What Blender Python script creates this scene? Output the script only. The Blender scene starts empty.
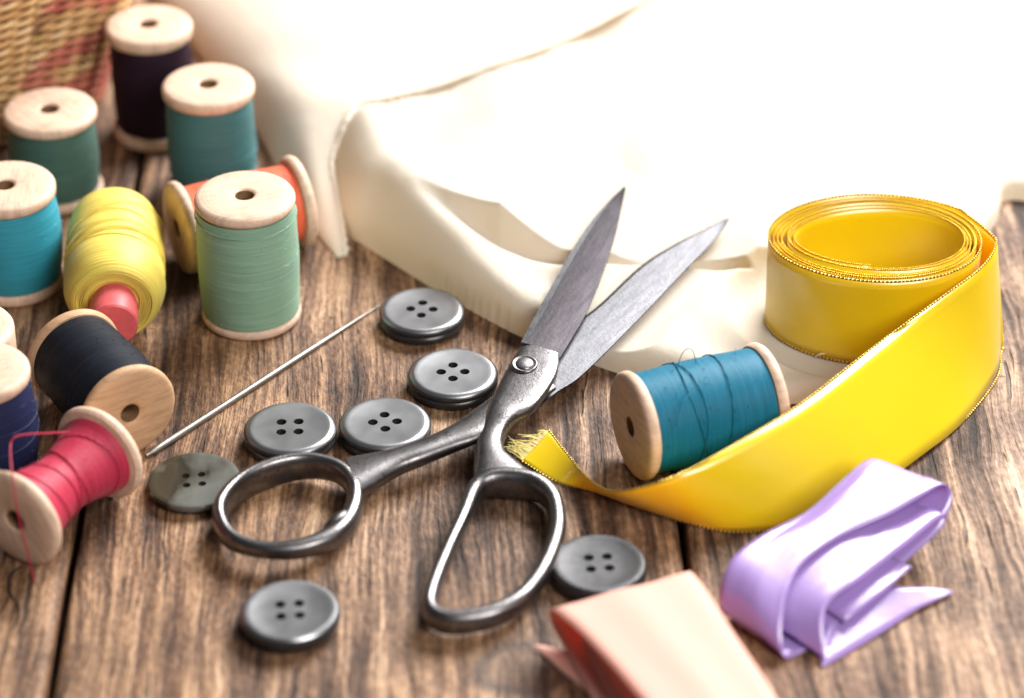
import bpy, bmesh, math, random
import numpy as np
from mathutils import Vector, Matrix, noise

# ------------------------------------------------------------------ basics
# All shape code is in centimetres; SC turns centimetres into metres.
SC = 0.01
random.seed(7)
scene = bpy.context.scene
COL = scene.collection

D_CAM, PITCH, LENS = 80.0, math.radians(34.0), 100.0
FPX = LENS / 36.0 * 1024
CAM = Vector((0, -D_CAM * math.cos(PITCH), D_CAM * math.sin(PITCH)))
FWD = Vector((0, math.cos(PITCH), -math.sin(PITCH)))
UPV = Vector((0, math.sin(PITCH), math.cos(PITCH)))


def ray(px, py):
    return FWD + Vector((1, 0, 0)) * ((px - 512) / FPX) + UPV * ((349 - py) / FPX)


def at(px, py, z=0.0):
    """Point at height z (cm) seen at a spot of the photograph."""
    d = ray(px, py)
    return CAM + d * ((z - CAM.z) / d.z)


def on(px, py, fn):
    """Point on the surface z = fn(x, y)."""
    z = 1.0
    for _ in range(40):
        p = at(px, py, z)
        z = 0.5 * z + 0.5 * fn(p.x, p.y)
    return at(px, py, z)


# ------------------------------------------------------------------ objects
def link(o, parent=None):
    COL.objects.link(o)
    if parent is not None:
        o.parent = parent
    return o


def tag(o, label=None, cat=None, group=None, kind=None):
    if label: o['label'] = label
    if cat: o['category'] = cat
    if group: o['group'] = group
    if kind: o['kind'] = kind
    return o


def thing(name, label, cat, loc=(0, 0, 0), group=None):
    o = bpy.data.objects.new(name, None)
    o.empty_display_size = 0.005
    o.location = Vector(loc) * SC
    link(o)
    tag(o, label, cat, group)
    return o


def mk(name, verts, faces, mat, parent=None, origin=(0, 0, 0), sharp=40, uv=None, kind=None):
    """One mesh object; verts in cm, made relative to origin (the parent's place)."""
    og = Vector(origin)
    me = bpy.data.meshes.new(name)
    me.from_pydata([tuple((Vector(v) - og) * SC) for v in verts], [], [tuple(f) for f in faces])
    bm = bmesh.new(); bm.from_mesh(me)
    bmesh.ops.recalc_face_normals(bm, faces=bm.faces)
    bm.to_mesh(me); bm.free()
    me.polygons.foreach_set('use_smooth', [True] * len(me.polygons))
    me.set_sharp_from_angle(angle=math.radians(sharp))
    if uv is not None:
        lay = me.uv_layers.new(name='UVMap')
        for lp in me.loops:
            lay.data[lp.index].uv = uv[lp.vertex_index]
    me.materials.append(mat)
    o = bpy.data.objects.new(name, me)
    link(o, parent)
    if parent is None:
        o.location = og * SC
    if kind: o['kind'] = kind
    return o


def solidify(o, t_cm, offset=0.0):
    m = o.modifiers.new('thickness', 'SOLIDIFY'); m.thickness = t_cm * SC; m.offset = offset
    return o


def cr(P, n, closed=False):
    """Catmull-Rom through points (any dimension), n samples per span."""
    P = [np.array(p, float) for p in P]
    N = len(P); out = []
    spans = N if closed else N - 1
    for i in range(spans):
        if closed:
            p0, p1, p2, p3 = P[(i - 1) % N], P[i], P[(i + 1) % N], P[(i + 2) % N]
        else:
            p1, p2 = P[i], P[i + 1]
            p0 = P[i - 1] if i > 0 else 2 * p1 - p2
            p3 = P[i + 2] if i + 2 < N else 2 * p2 - p1
        for k in range(n):
            t = k / n
            out.append(0.5 * ((2 * p1) + (-p0 + p2) * t + (2 * p0 - 5 * p1 + 4 * p2 - p3) * t * t + (-p0 + 3 * p1 - 3 * p2 + p3) * t ** 3))
    if not closed:
        out.append(P[-1])
    return out


def lathe(profile, seg=64, closed=False, cap0=False, cap1=False):
    """profile: list of (r, z). Returns verts, faces round the z axis."""
    V, F = [], []
    n = len(profile)
    for r, z in profile:
        for k in range(seg):
            a = 2 * math.pi * k / seg
            V.append((r * math.cos(a), r * math.sin(a), z))
    for i in range(n if closed else n - 1):
        j = (i + 1) % n
        for k in range(seg):
            k2 = (k + 1) % seg
            F.append((i * seg + k, i * seg + k2, j * seg + k2, j * seg + k))
    if cap0: F.append(tuple(range(seg)))
    if cap1: F.append(tuple((n - 1) * seg + k for k in range(seg)))
    return V, F


def tube(path, r, sides=8, closed=False, cap=True):
    """Round tube along a 3D path; r number or list."""
    P = [Vector(p) for p in path]; n = len(P)
    V, F = [], []
    prev = None
    for i, p in enumerate(P):
        if closed: t = P[(i + 1) % n] - P[i - 1]
        else: t = P[min(i + 1, n - 1)] - P[max(i - 1, 0)]
        t = t.normalized() if t.length > 1e-9 else Vector((1, 0, 0))
        if prev is None:
            ref = Vector((0, 0, 1)) if abs(t.z) < 0.9 else Vector((1, 0, 0))
            u = t.cross(ref).normalized()
        else:
            u = (prev - t * prev.dot(t)).normalized()
        prev = u; w = t.cross(u)
        rr = r[i] if isinstance(r, (list, tuple)) else r
        for k in range(sides):
            a = 2 * math.pi * k / sides
            V.append(p + (u * math.cos(a) + w * math.sin(a)) * rr)
    for i in range(n if closed else n - 1):
        j = (i + 1) % n
        for k in range(sides):
            k2 = (k + 1) % sides
            F.append((i * sides + k, i * sides + k2, j * sides + k2, j * sides + k))
    if cap and not closed:
        F.append(tuple(range(sides))); F.append(tuple((n - 1) * sides + k for k in range(sides)))
    return V, F


def loft(rings, cap=True, closed_u=False):
    V, F = [], []
    m = len(rings[0])
    for r in rings: V += [Vector(p) for p in r]
    n = len(rings)
    for i in range(n if closed_u else n - 1):
        j = (i + 1) % n
        for k in range(m):
            k2 = (k + 1) % m
            F.append((i * m + k, i * m + k2, j * m + k2, j * m + k))
    if cap and not closed_u:
        F.append(tuple(range(m))); F.append(tuple((n - 1) * m + k for k in range(m)))
    return V, F


def join(*vf):
    V, F = [], []
    for v, f in vf:
        o = len(V); V += [Vector(p) for p in v]; F += [tuple(i + o for i in q) for q in f]
    return V, F


# ------------------------------------------------------------------ materials
class NT:
    def __init__(self, name):
        self.m = bpy.data.materials.new(name); self.m.use_nodes = True
        self.t = self.m.node_tree; self.t.nodes.clear()
        self.out = self.n('ShaderNodeOutputMaterial')
        self.p = self.n('ShaderNodeBsdfPrincipled')
        self.l(self.p.outputs[0], self.out.inputs[0])

    def n(self, t, **kw):
        x = self.t.nodes.new(t)
        for k, v in kw.items():
            if k in x.inputs: x.inputs[k].default_value = v
            else: setattr(x, k, v)
        return x

    def l(self, a, b): self.t.links.new(a, b)

    def coords(self, scale=(1, 1, 1), rot=(0, 0, 0), kind='Object'):
        tc = self.n('ShaderNodeTexCoord')
        mp = self.n('ShaderNodeMapping')
        k = 100.0 if kind == 'Object' else 1.0
        mp.inputs['Scale'].default_value = [s * k for s in scale]
        mp.inputs['Rotation'].default_value = rot
        self.l(tc.outputs[kind], mp.inputs[0])
        return mp.outputs[0]

    def noise(self, vec, scale=1.0, detail=4.0, rough=0.5, dist=0.0):
        x = self.n('ShaderNodeTexNoise')
        x.inputs['Scale'].default_value = scale; x.inputs['Detail'].default_value = detail
        x.inputs['Roughness'].default_value = rough; x.inputs['Distortion'].default_value = dist
        self.l(vec, x.inputs['Vector'])
        return x.outputs['Fac']

    def ramp(self, fac, stops):
        x = self.n('ShaderNodeValToRGB')
        e = x.color_ramp.elements
        while len(e) < len(stops): e.new(0.5)
        for el, (p, c) in zip(e, stops):
            el.position = p
            el.color = (c, c, c, 1) if isinstance(c, (int, float)) else (*c, 1)
        self.l(fac, x.inputs[0])
        return x.outputs[0]

    def mix(self, fac, a, b, mode='MIX'):
        x = self.n('ShaderNodeMix', data_type='RGBA', blend_type=mode)
        for s, v in ((x.inputs[0], fac), (x.inputs[6], a), (x.inputs[7], b)):
            if isinstance(v, (int, float)): s.default_value = v
            elif isinstance(v, (tuple, list)): s.default_value = (*v, 1)
            else: self.l(v, s)
        return x.outputs[2]

    def math(self, op, a, b=0.0, clamp=False):
        x = self.n('ShaderNodeMath', operation=op, use_clamp=clamp)
        for s, v in ((x.inputs[0], a), (x.inputs[1], b)):
            if isinstance(v, (int, float)): s.default_value = v
            else: self.l(v, s)
        return x.outputs[0]

    def bump(self, h, strength=0.5, dist_cm=0.02, prev=None):
        x = self.n('ShaderNodeBump')
        x.inputs['Strength'].default_value = strength
        x.inputs['Distance'].default_value = dist_cm * SC
        self.l(h, x.inputs['Height'])
        if prev is not None: self.l(prev, x.inputs['Normal'])
        self.l(x.outputs[0], self.p.inputs['Normal'])
        return x.outputs[0]

    def set(self, **kw):
        for k, v in kw.items():
            s = self.p.inputs[k.replace('_', ' ')]
            if isinstance(v, (int, float)): s.default_value = v
            elif isinstance(v, (tuple, list)): s.default_value = (*v, 1) if len(v) == 3 else v
            else: self.l(v, s)
        return self


def mat_thread(name, c, gloss=0.55, pitch=0.052, spec=0.3):
    t = NT(name)
    o = t.coords()
    st = t.coords(scale=(0.6, 0.6, 16))
    n1 = t.noise(st, 1.0, 3)
    n2 = t.noise(t.coords(scale=(2.5, 2.5, 2.5)), 1.0, 3)
    dark = tuple(x * 0.62 for x in c); light = tuple(min(1, x * 1.22 + 0.008) for x in c)
    w = t.n('ShaderNodeTexWave', wave_type='BANDS', bands_direction='Z', wave_profile='SIN')
    w.inputs['Scale'].default_value = 0.314 / pitch; w.inputs['Distortion'].default_value = 1.6
    w.inputs['Detail'].default_value = 2; w.inputs['Detail Scale'].default_value = 0.6
    t.l(o, w.inputs['Vector'])
    base = t.ramp(n1, [(0.25, tuple(x * 0.8 for x in c)), (0.5, c), (0.75, light)])
    base = t.mix(t.math('MULTIPLY', w.outputs['Fac'], 0.22), base, dark)
    base = t.mix(t.math('MULTIPLY', n2, 0.3), base, c)
    fuzz = t.noise(t.coords(scale=(30, 30, 30)), 1.0, 2)
    b1 = t.bump(w.outputs['Fac'], 0.28, 0.02)
    b2 = t.bump(n1, 0.15, 0.03, b1)
    t.bump(fuzz, 0.25, 0.02, b2)
    t.set(Base_Color=base, Roughness=gloss, Sheen_Weight=0.06 if spec > .2 else 0.0, Sheen_Roughness=0.4, Specular_IOR_Level=spec)
    return t.m


def mat_spoolwood(name, c=(0.66, 0.465, 0.345)):
    t = NT(name)
    oi = t.n('ShaderNodeObjectInfo')
    tc = t.n('ShaderNodeTexCoord'); mp = t.n('ShaderNodeMapping'); mp.inputs['Scale'].default_value = (900, 120, 120)
    add = t.n('ShaderNodeVectorMath', operation='ADD')
    t.l(tc.outputs['Object'], mp.inputs[0])
    t.l(mp.outputs[0], add.inputs[0]); sc = t.math('MULTIPLY', oi.outputs['Random'], 37.0); t.l(sc, add.inputs[1])
    n1 = t.noise(add.outputs[0], 1.0, 5, 0.6, 0.4)
    n2 = t.noise(t.coords(scale=(2.2, 2.2, 2.2)), 1.0, 4, 0.6)
    d = tuple(x * 0.72 for x in c); lt = tuple(min(1, x * 1.13) for x in c)
    base = t.ramp(n1, [(0.25, d), (0.5, c), (0.7, lt)])
    dirt = t.ramp(n2, [(0.55, 0.0), (0.78, 0.5)])
    base = t.mix(dirt, base, (0.32, 0.20, 0.12))
    pv = t.ramp(t.noise(t.coords(scale=(14, 14, 14)), 1.0, 2), [(0.68, 0.0), (0.74, 0.5)])
    base = t.mix(pv, base, (0.20, 0.12, 0.07))
    rg = t.n('ShaderNodeTexWave', wave_type='RINGS', rings_direction='Z'); rg.inputs['Scale'].default_value = 2.6; rg.inputs['Distortion'].default_value = 1.2
    t.l(t.coords(), rg.inputs[0])
    b0 = t.bump(rg.outputs['Fac'], 0.06, 0.03)
    t.bump(n1, 0.35, 0.03, b0)
    t.set(Base_Color=base, Roughness=0.58, Specular_IOR_Level=0.35)
    return t.m


def mat_satin(name, c, spec=0.9, transl=0.25, rough=0.32, weave=(30, 4), tc=None):
    """Satin ribbon: UV u runs along the ribbon, v across it (cm)."""
    t = NT(name)
    uv = t.coords(scale=(weave[0], weave[1], 1), kind='UV')
    n1 = t.noise(uv, 1.0, 3, 0.6)
    n2 = t.noise(t.coords(scale=(0.7, 0.7, 1), kind='UV'), 1.0, 3)
    base = t.mix(t.math('MULTIPLY', n1, 0.22), c, tuple(x * 0.72 for x in c))
    b1 = t.bump(n2, 0.12, 0.15)
    t.bump(n1, 0.15, 0.02, b1)
    t.set(Base_Color=base, Roughness=rough, Sheen_Weight=0.25, Sheen_Roughness=0.35, Specular_IOR_Level=spec, IOR=1.75 if spec > .6 else 1.5,
          Anisotropic=0.6)
    tg = t.n('ShaderNodeTangent', direction_type='UV_MAP'); t.l(tg.outputs[0], t.p.inputs['Tangent'])
    tr = t.n('ShaderNodeBsdfTranslucent')
    tr.inputs[0].default_value = (*(tc or c), 1)
    mx = t.n('ShaderNodeMixShader'); mx.inputs[0].default_value = transl
    t.l(t.p.outputs[0], mx.inputs[1]); t.l(tr.outputs[0], mx.inputs[2]); t.l(mx.outputs[0], t.out.inputs[0])
    return t.m


def mat_steel(name, lo, hi, r0=0.25, r1=0.5, pit=0.6, streak=(3, 3, 3), turn=0.0):
    t = NT(name)
    mp0 = t.n('ShaderNodeMapping'); mp0.inputs['Rotation'].default_value = (0, 0, -turn)
    t.l(t.coords(), mp0.inputs[0])
    mp1 = t.n('ShaderNodeMapping'); mp1.inputs['Scale'].default_value = streak
    t.l(mp0.outputs[0], mp1.inputs[0])
    n1 = t.noise(mp1.outputs[0], 1.0, 6, 0.65)
    n2 = t.noise(t.coords(scale=(9, 9, 9)), 1.0, 4, 0.6)
    n3 = t.noise(t.coords(scale=(22, 22, 22)), 1.0, 2, 0.5)
    base = t.ramp(n1, [(0.3, lo), (0.68, hi)])
    spots = t.ramp(n2, [(0.57, 0.0), (0.70, pit)])
    base = t.mix(spots, base, (0.055, 0.038, 0.028))
    fine = t.ramp(t.noise(t.coords(scale=(26, 26, 26)), 1.0, 2), [(0.66, 0.0), (0.72, 0.7)])
    base = t.mix(fine, base, (0.03, 0.024, 0.02))
    rg = t.ramp(n1, [(0.3, r1), (0.7, r0)])
    b = t.bump(n3, 0.12, 0.02)
    t.bump(n2, 0.18, 0.03, b)
    t.set(Base_Color=base, Metallic=1.0, Roughness=rg)
    return t.m


def mat_plain(name, c, rough=0.5, metallic=0.0, nz=0.0, scale=4, spec=0.5):
    t = NT(name)
    n1 = t.noise(t.coords(scale=(scale, scale, scale)), 1.0, 4, 0.6)
    base = t.ramp(n1, [(0.3, tuple(x * (1 - nz) for x in c)), (0.7, tuple(min(1, x * (1 + nz)) for x in c))])
    t.bump(n1, 0.1, 0.02)
    t.set(Base_Color=base, Roughness=rough, Metallic=metallic, Specular_IOR_Level=spec)
    return t.m


def mat_table():
    t = NT('weathered_plank')
    warp = t.noise(t.coords(scale=(0.22, 0.10, 1)), 1.0, 3)
    # grain along y, gently wandering sideways
    tc = t.n('ShaderNodeTexCoord'); mp = t.n('ShaderNodeMapping'); mp.inputs['Scale'].default_value = (100, 100, 100)
    t.l(tc.outputs['Object'], mp.inputs[0])
    oi = t.n('ShaderNodeObjectInfo')
    sep = t.n('ShaderNodeSeparateXYZ'); t.l(mp.outputs[0], sep.inputs[0])
    wx = t.math('ADD', sep.outputs[0], t.math('MULTIPLY', warp, 1.5))
    wx = t.math('ADD', wx, t.math('MULTIPLY', oi.outputs['Random'], 71.0))

    def grain(fx, fy, detail, rough):
        cb = t.n('ShaderNodeCombineXYZ')
        t.l(t.math('MULTIPLY', wx, fx), cb.inputs[0]); t.l(t.math('MULTIPLY', sep.outputs[1], fy), cb.inputs[1])
        return t.noise(cb.outputs[0], 1.0, detail, rough)
    g1 = grain(2.1, 0.09, 4, 0.55)
    g2 = grain(7.5, 0.32, 4, 0.6)
    g3 = grain(0.55, 0.10, 3, 0.5)
    speck = grain(7.0, 3.4, 3, 0.6)
    g = t.math('ADD', t.math('MULTIPLY', g1, 0.62), t.math('MULTIPLY', g2, 0.38))
    g = t.math('ADD', g, t.math('MULTIPLY', t.math('SUBTRACT', speck, 0.5), 0.24))
    g = t.math('ADD', g, t.math('MULTIPLY', t.math('SUBTRACT', g3, 0.5), 0.26))
    pat = t.noise(t.coords(scale=(0.30, 0.22, 1)), 1.0, 4, 0.6)
    g = t.math('ADD', g, t.math('MULTIPLY', t.math('SUBTRACT', pat, 0.5), 0.34))
    # a knot near the front edge of the middle plank
    k = at(508, 668)
    dx = t.math('DIVIDE', t.math('SUBTRACT', sep.outputs[0], k.x), 1.15)
    dy = t.math('DIVIDE', t.math('SUBTRACT', sep.outputs[1], k.y), 1.0)
    wob = t.math('MULTIPLY', t.noise(t.coords(scale=(1.1, 1.1, 1)), 1.0, 3), 0.5)
    rr = t.math('ADD', t.math('SQRT', t.math('ADD', t.math('MULTIPLY', dx, dx), t.math('MULTIPLY', dy, dy))), t.math('SUBTRACT', wob, 0.25))
    ring = t.ramp(t.math('MULTIPLY', rr, 0.5), [(0.0, 0.7), (0.30, 0.45), (0.40, 0.95), (0.47, 0.9), (0.55, 0.35), (0.68, 0.0)])
    col = t.ramp(g, [(0.33, (0.018, 0.009, 0.006)), (0.44, (0.085, 0.040, 0.020)), (0.52, (0.190, 0.098, 0.049)),
                     (0.60, (0.365, 0.207, 0.108)), (0.72, (0.54, 0.36, 0.215))])
    tone = t.noise(t.coords(scale=(0.10, 0.05, 1)), 1.0, 3)
    grey = t.ramp(tone, [(0.46, 0.0), (0.72, 0.35)])
    hsv = t.n('ShaderNodeHueSaturation'); hsv.inputs['Saturation'].default_value = 0.62; hsv.inputs['Value'].default_value = 0.95
    t.l(col, hsv.inputs['Color'])
    col = t.mix(grey, col, hsv.outputs[0])
    col = t.mix(t.math('MULTIPLY', ring, 0.85), col, (0.035, 0.022, 0.017))
    crk = t.ramp(grain(4.2, 0.30, 2, 0.5), [(0.655, 0.0), (0.70, 1.0)])
    dent = t.ramp(t.noise(t.coords(scale=(1.6, 2.6, 1)), 1.0, 4, 0.65), [(0.66, 0.0), (0.74, 0.6)])
    crk = t.math('MAXIMUM', crk, dent)
    col = t.mix(t.math('MULTIPLY', crk, 0.72), col, (0.022, 0.012, 0.008))
    h = t.math('ADD', g, t.math('MULTIPLY', speck, 0.15))
    h = t.math('SUBTRACT', h, t.math('MULTIPLY', crk, 0.5))
    t.bump(h, 0.85, 0.16)
    rg = t.ramp(g, [(0.35, 0.75), (0.65, 0.5)])
    t.set(Base_Color=col, Roughness=rg, Specular_IOR_Level=0.4)
    return t.m


def mat_cloth(name, c, trans=0.12):
    t = NT(name)
    tcn = t.coords()
    a = t.n('ShaderNodeTexWave', wave_type='BANDS', bands_direction='X'); a.inputs['Scale'].default_value = 4.2; a.inputs['Distortion'].default_value = 0.8
    b = t.n('ShaderNodeTexWave', wave_type='BANDS', bands_direction='Y'); b.inputs['Scale'].default_value = 3.8; b.inputs['Distortion'].default_value = 0.8
    t.l(tcn, a.inputs[0]); t.l(tcn, b.inputs[0])
    w = t.math('MULTIPLY', a.outputs['Fac'], b.outputs['Fac'])
    n1 = t.noise(t.coords(scale=(0.6, 0.6, 0.6)), 1.0, 5, 0.6)
    n2 = t.noise(t.coords(scale=(9, 9, 9)), 1.0, 2)
    nub = t.ramp(t.noise(t.coords(scale=(3.4, 3.4, 3.4)), 1.0, 2), [(0.73, 0.0), (0.77, 0.25)])
    base = t.ramp(n1, [(0.3, tuple(x * 0.95 for x in c)), (0.7, c)])
    base = t.mix(nub, base, (0.5, 0.36, 0.2))
    b1 = t.bump(n1, 0.10, 0.5)
    b2 = t.bump(n2, 0.22, 0.03, b1)
    t.bump(w, 0.04, 0.02, b2)
    t.set(Base_Color=base, Roughness=0.85, Sheen_Weight=0.15, Specular_IOR_Level=0.2)
    tr = t.n('ShaderNodeBsdfTranslucent'); tr.inputs[0].default_value = (0.95, 0.80, 0.56, 1)
    mx = t.n('ShaderNodeMixShader'); mx.inputs[0].default_value = trans
    t.l(t.p.outputs[0], mx.inputs[1]); t.l(tr.outputs[0], mx.inputs[2]); t.l(mx.outputs[0], t.out.inputs[0])
    return t.m


def mat_weave():
    """Basket straw: UV u = cm along the wall, v = row number."""
    t = NT('basket_straw')
    tc = t.n('ShaderNodeTexCoord'); sep = t.n('ShaderNodeSeparateXYZ'); t.l(tc.outputs['UV'], sep.inputs[0])
    cb = t.n('ShaderNodeCombineXYZ')
    t.l(t.math('MULTIPLY', sep.outputs[0], 0.55), cb.inputs[0]); t.l(t.math('MULTIPLY', sep.outputs[1], 0.9), cb.inputs[1])
    n1 = t.noise(cb.outputs[0], 1.0, 2, 0.6)
    straw = t.ramp(n1, [(0.28, (0.17, 0.065, 0.025)), (0.42, (0.56, 0.30, 0.11)), (0.55, (0.74, 0.46, 0.20)), (0.75, (0.80, 0.57, 0.34))])
    cb2 = t.n('ShaderNodeCombineXYZ')
    t.l(t.math('MULTIPLY', sep.outputs[0], 0.42), cb2.inputs[0]); t.l(t.math('MULTIPLY', sep.outputs[1], 0.16), cb2.inputs[1]); cb2.inputs[2].default_value = 5.3
    red = t.ramp(t.noise(cb2.outputs[0], 1.0, 1, 0.4), [(0.52, 0.0), (0.58, 0.8)])
    cb3 = t.n('ShaderNodeCombineXYZ')
    t.l(t.math('MULTIPLY', sep.outputs[0], 0.6), cb3.inputs[0]); t.l(t.math('MULTIPLY', sep.outputs[1], 0.2), cb3.inputs[1]); cb3.inputs[2].default_value = 9.1
    grn = t.ramp(t.noise(cb3.outputs[0], 1.0, 1, 0.4), [(0.66, 0.0), (0.72, 0.5)])
    c = t.mix(red, straw, (0.52, 0.09, 0.08))
    c = t.mix(grn, c, (0.30, 0.30, 0.06))
    t.set(Base_Color=c, Roughness=0.6)
    return t.m


WOOD = mat_spoolwood('birch_wood')
WOOD_TAN = mat_spoolwood('aged_spool_wood', (0.50, 0.30, 0.17))
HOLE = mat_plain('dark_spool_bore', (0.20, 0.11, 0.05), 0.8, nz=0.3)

# ------------------------------------------------------------------ table
TABLE = mat_table()
ROT = math.radians(-1.5)
gapdir = Vector((-math.sin(-ROT), math.cos(-ROT), 0))    # along the planks
g1, g2 = at(66, 590), at(690, 590)
dirp = (at(75, 540) - at(48, 698)).normalized()


def build_table():
    root = bpy.data.objects.new('tabletop', None); link(root); root['kind'] = 'structure'
    ux = Vector((dirp.y, -dirp.x, 0)); uy = dirp
    x1 = (g1).dot(ux); x2 = (g2).dot(ux); w = x2 - x1
    gap = 0.22
    for i in range(-2, 4):
        a = x1 + i * w + gap / 2; b = x1 + (i + 1) * w - gap / 2
        V, F = [], []
        nl = 30
        rnd = random.Random(i + 40)
        for j in range(nl + 1):
            y = -70 + 160 * j / nl
            ja = rnd.uniform(-.03, .03); jb = rnd.uniform(-.03, .03)
            for (x, z) in ((a + ja, -2.2), (a + ja, -0.12), (a + ja + 0.10, -0.015), (a + 0.3, 0.0), (b - 0.3, 0.0), (b + jb - 0.10, -0.015), (b + jb, -0.12), (b + jb, -2.2)):
                V.append(ux * x + uy * y + Vector((0, 0, z)))
        for j in range(nl):
            for k in range(7):
                F.append((j * 8 + k, j * 8 + k + 1, (j + 1) * 8 + k + 1, (j + 1) * 8 + k))
        F.append(tuple(range(8))); F.append(tuple(nl * 8 + k for k in range(8)))
        # texture space follows the plank: keep verts in plank axes, turn the object
        ang = math.atan2(ux.y, ux.x)
        R = Matrix.Rotation(-ang, 3, 'Z')
        o = mk('plank', [R @ v for v in V], F, TABLE, root, sharp=60, kind='structure')
        o.rotation_euler.z = ang
    dk = mat_plain('dark_gap_filling', (0.015, 0.01, 0.008), 0.9)
    m = mk('table_underframe', [(-60, -70, -1.5), (60, -70, -1.5), (60, 90, -1.5), (-60, 90, -1.5), (-60, -70, -3), (60, -70, -3), (60, 90, -3), (-60, 90, -3)],
           [(0, 1, 2, 3), (4, 5, 6, 7), (0, 1, 5, 4), (1, 2, 6, 5), (2, 3, 7, 6), (3, 0, 4, 7)], dk, root, kind='structure')


build_table()


# ------------------------------------------------------------------ spools
def flange_vf(R, z_out, z_in, rh):
    """Turned wooden disc between z_out (outer face) and z_in."""
    s = 1 if z_out > z_in else -1
    b = 0.07
    prof = [(rh, z_in), (rh, z_out - s * 0.06), (rh + 0.05, z_out - s * 0.01), (rh + 0.12, z_out), (R * 0.62, z_out + s * 0.004), (R - 0.16, z_out - s * 0.012), (R - 0.05, z_out - s * 0.05),
            (R - 0.005, z_out - s * 0.12), (R, z_out - s * 0.2), (R - 0.01, z_in + s * 0.10), (R - 0.07, z_in + s * 0.03), (R * 0.6, z_in - s * 0.03), (rh + 0.2, z_in - s * 0.05)]
    return lathe(prof, 72, closed=True)


def thread_vf(z0, z1, rfun, seed, seg=72):
    prof = [(0.45, z0)]
    rnd = random.Random(seed)
    n = 70
    for i in range(n + 1):
        u = i / n
        prof.append((rfun(u) + rnd.uniform(-.0012, .0012), z0 + (z1 - z0) * u))
    prof.append((0.45, z1))
    V, F = lathe(prof, seg)
    out = []
    for v in V:
        v = Vector(v); q = noise.noise(Vector((v.x * 0.8, v.y * 0.8, v.z * 1.6 + seed)))
        r = math.hypot(v.x, v.y)
        k = 1 + 0.012 * q if r > 0.5 else 1
        out.append((v.x * k, v.y * k, v.z))
    return out, F


def wraps_vf(zs, rfun, z0, z1, seed, tilt=0.25, r=0.016):
    """A few slanted turns of thread lying over the winding."""
    parts = []
    rnd = random.Random(seed)
    for z in zs:
        ph = rnd.uniform(0, 6.28); tl = tilt * rnd.uniform(0.4, 1.2)
        path = []
        for k in range(60):
            a = 2 * math.pi * k / 60
            zz = min(max(z + tl * math.sin(a + ph), z0 + .05), z1 - .05)
            rr = rfun((zz - z0) / (z1 - z0)) * 1.012 + r * 0.6
            path.append((rr * math.cos(a), rr * math.sin(a), zz))
        parts.append(tube(path, r, 6, closed=True))
    return join(*parts)


def spool(label, tm, L, R, rfun, fl=0.42, wood=WOOD, seed=1, hole=0.27, wraps=(), tilt=0.25, thread=True, group='wooden thread spools'):
    """Local axis z from 0 (bottom face) to L (top face)."""
    root = thing('thread_spool', label, 'thread spool', group=group)
    v, f = flange_vf(R, L, L - fl, hole); mk('flange', v, f, wood, root)
    v, f = flange_vf(R, 0, fl, hole); mk('flange', v, f, wood, root)
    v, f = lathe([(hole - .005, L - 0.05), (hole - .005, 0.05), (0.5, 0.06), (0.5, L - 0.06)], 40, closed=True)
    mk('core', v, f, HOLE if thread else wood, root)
    if thread:
        z0, z1 = fl + 0.0, L - fl
        v, f = thread_vf(z0, z1, rfun, seed)
        rnd = random.Random(seed * 7)
        hairs = [(v, f)]
        for _ in range(90):
            u = rnd.uniform(.03, .97); a = rnd.uniform(0, 6.283); rr = rfun(u); da = rnd.uniform(-.14, .14); dz = rnd.uniform(-.05, .05); lift = rnd.uniform(.02, .075)
            zc = z0 + (z1 - z0) * u
            hairs.append(tube([((rr - .01) * math.cos(a), (rr - .01) * math.sin(a), zc), ((rr + lift) * math.cos(a + da * .5), (rr + lift) * math.sin(a + da * .5), zc + dz * .6), ((rr + lift * .8) * math.cos(a + da), (rr + lift * .8) * math.sin(a + da), zc + dz)], [.007, .006, .004], 3))
        v, f = join(*hairs)
        th = mk('thread', v, f, tm, root, sharp=60)
        if wraps:
            v, f = wraps_vf([z0 + (z1 - z0) * w for w in wraps], rfun, z0, z1, seed, tilt)
            mk('loose_wrap', v, f, tm, th)
    return root


def stand(root, px, py, rz=0.0):
    p = at(px, py, 0.004)
    root.location = p * SC; root.rotation_euler = (0, 0, rz)
    return root


def top_height(px, py, tx, ty):
    """Height of a vertical thing whose foot is at px,py and whose top centre shows at ty."""
    b = at(px, py)
    d = ray(tx, ty)
    lam = (b.y - CAM.y) / d.y
    return (CAM + d * lam).z


def lay(root, p_bottom, p_top, spin=0.0):
    """Turn the local z axis to run from p_bottom to p_top."""
    z = (p_top - p_bottom).normalized()
    x = Vector((0, 0, 1)).cross(z).normalized(); y = z.cross(x)
    M = Matrix((x, y, z)).transposed().to_4x4() @ Matrix.Rotation(spin, 4, 'Z')
    root.matrix_world = Matrix.Translation(p_bottom * SC) @ M
    return root


def barrel(r0, r1, p=2.0):
    return lambda u: r0 + (r1 - r0) * (1 - abs(2 * u - 1) ** p)


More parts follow.
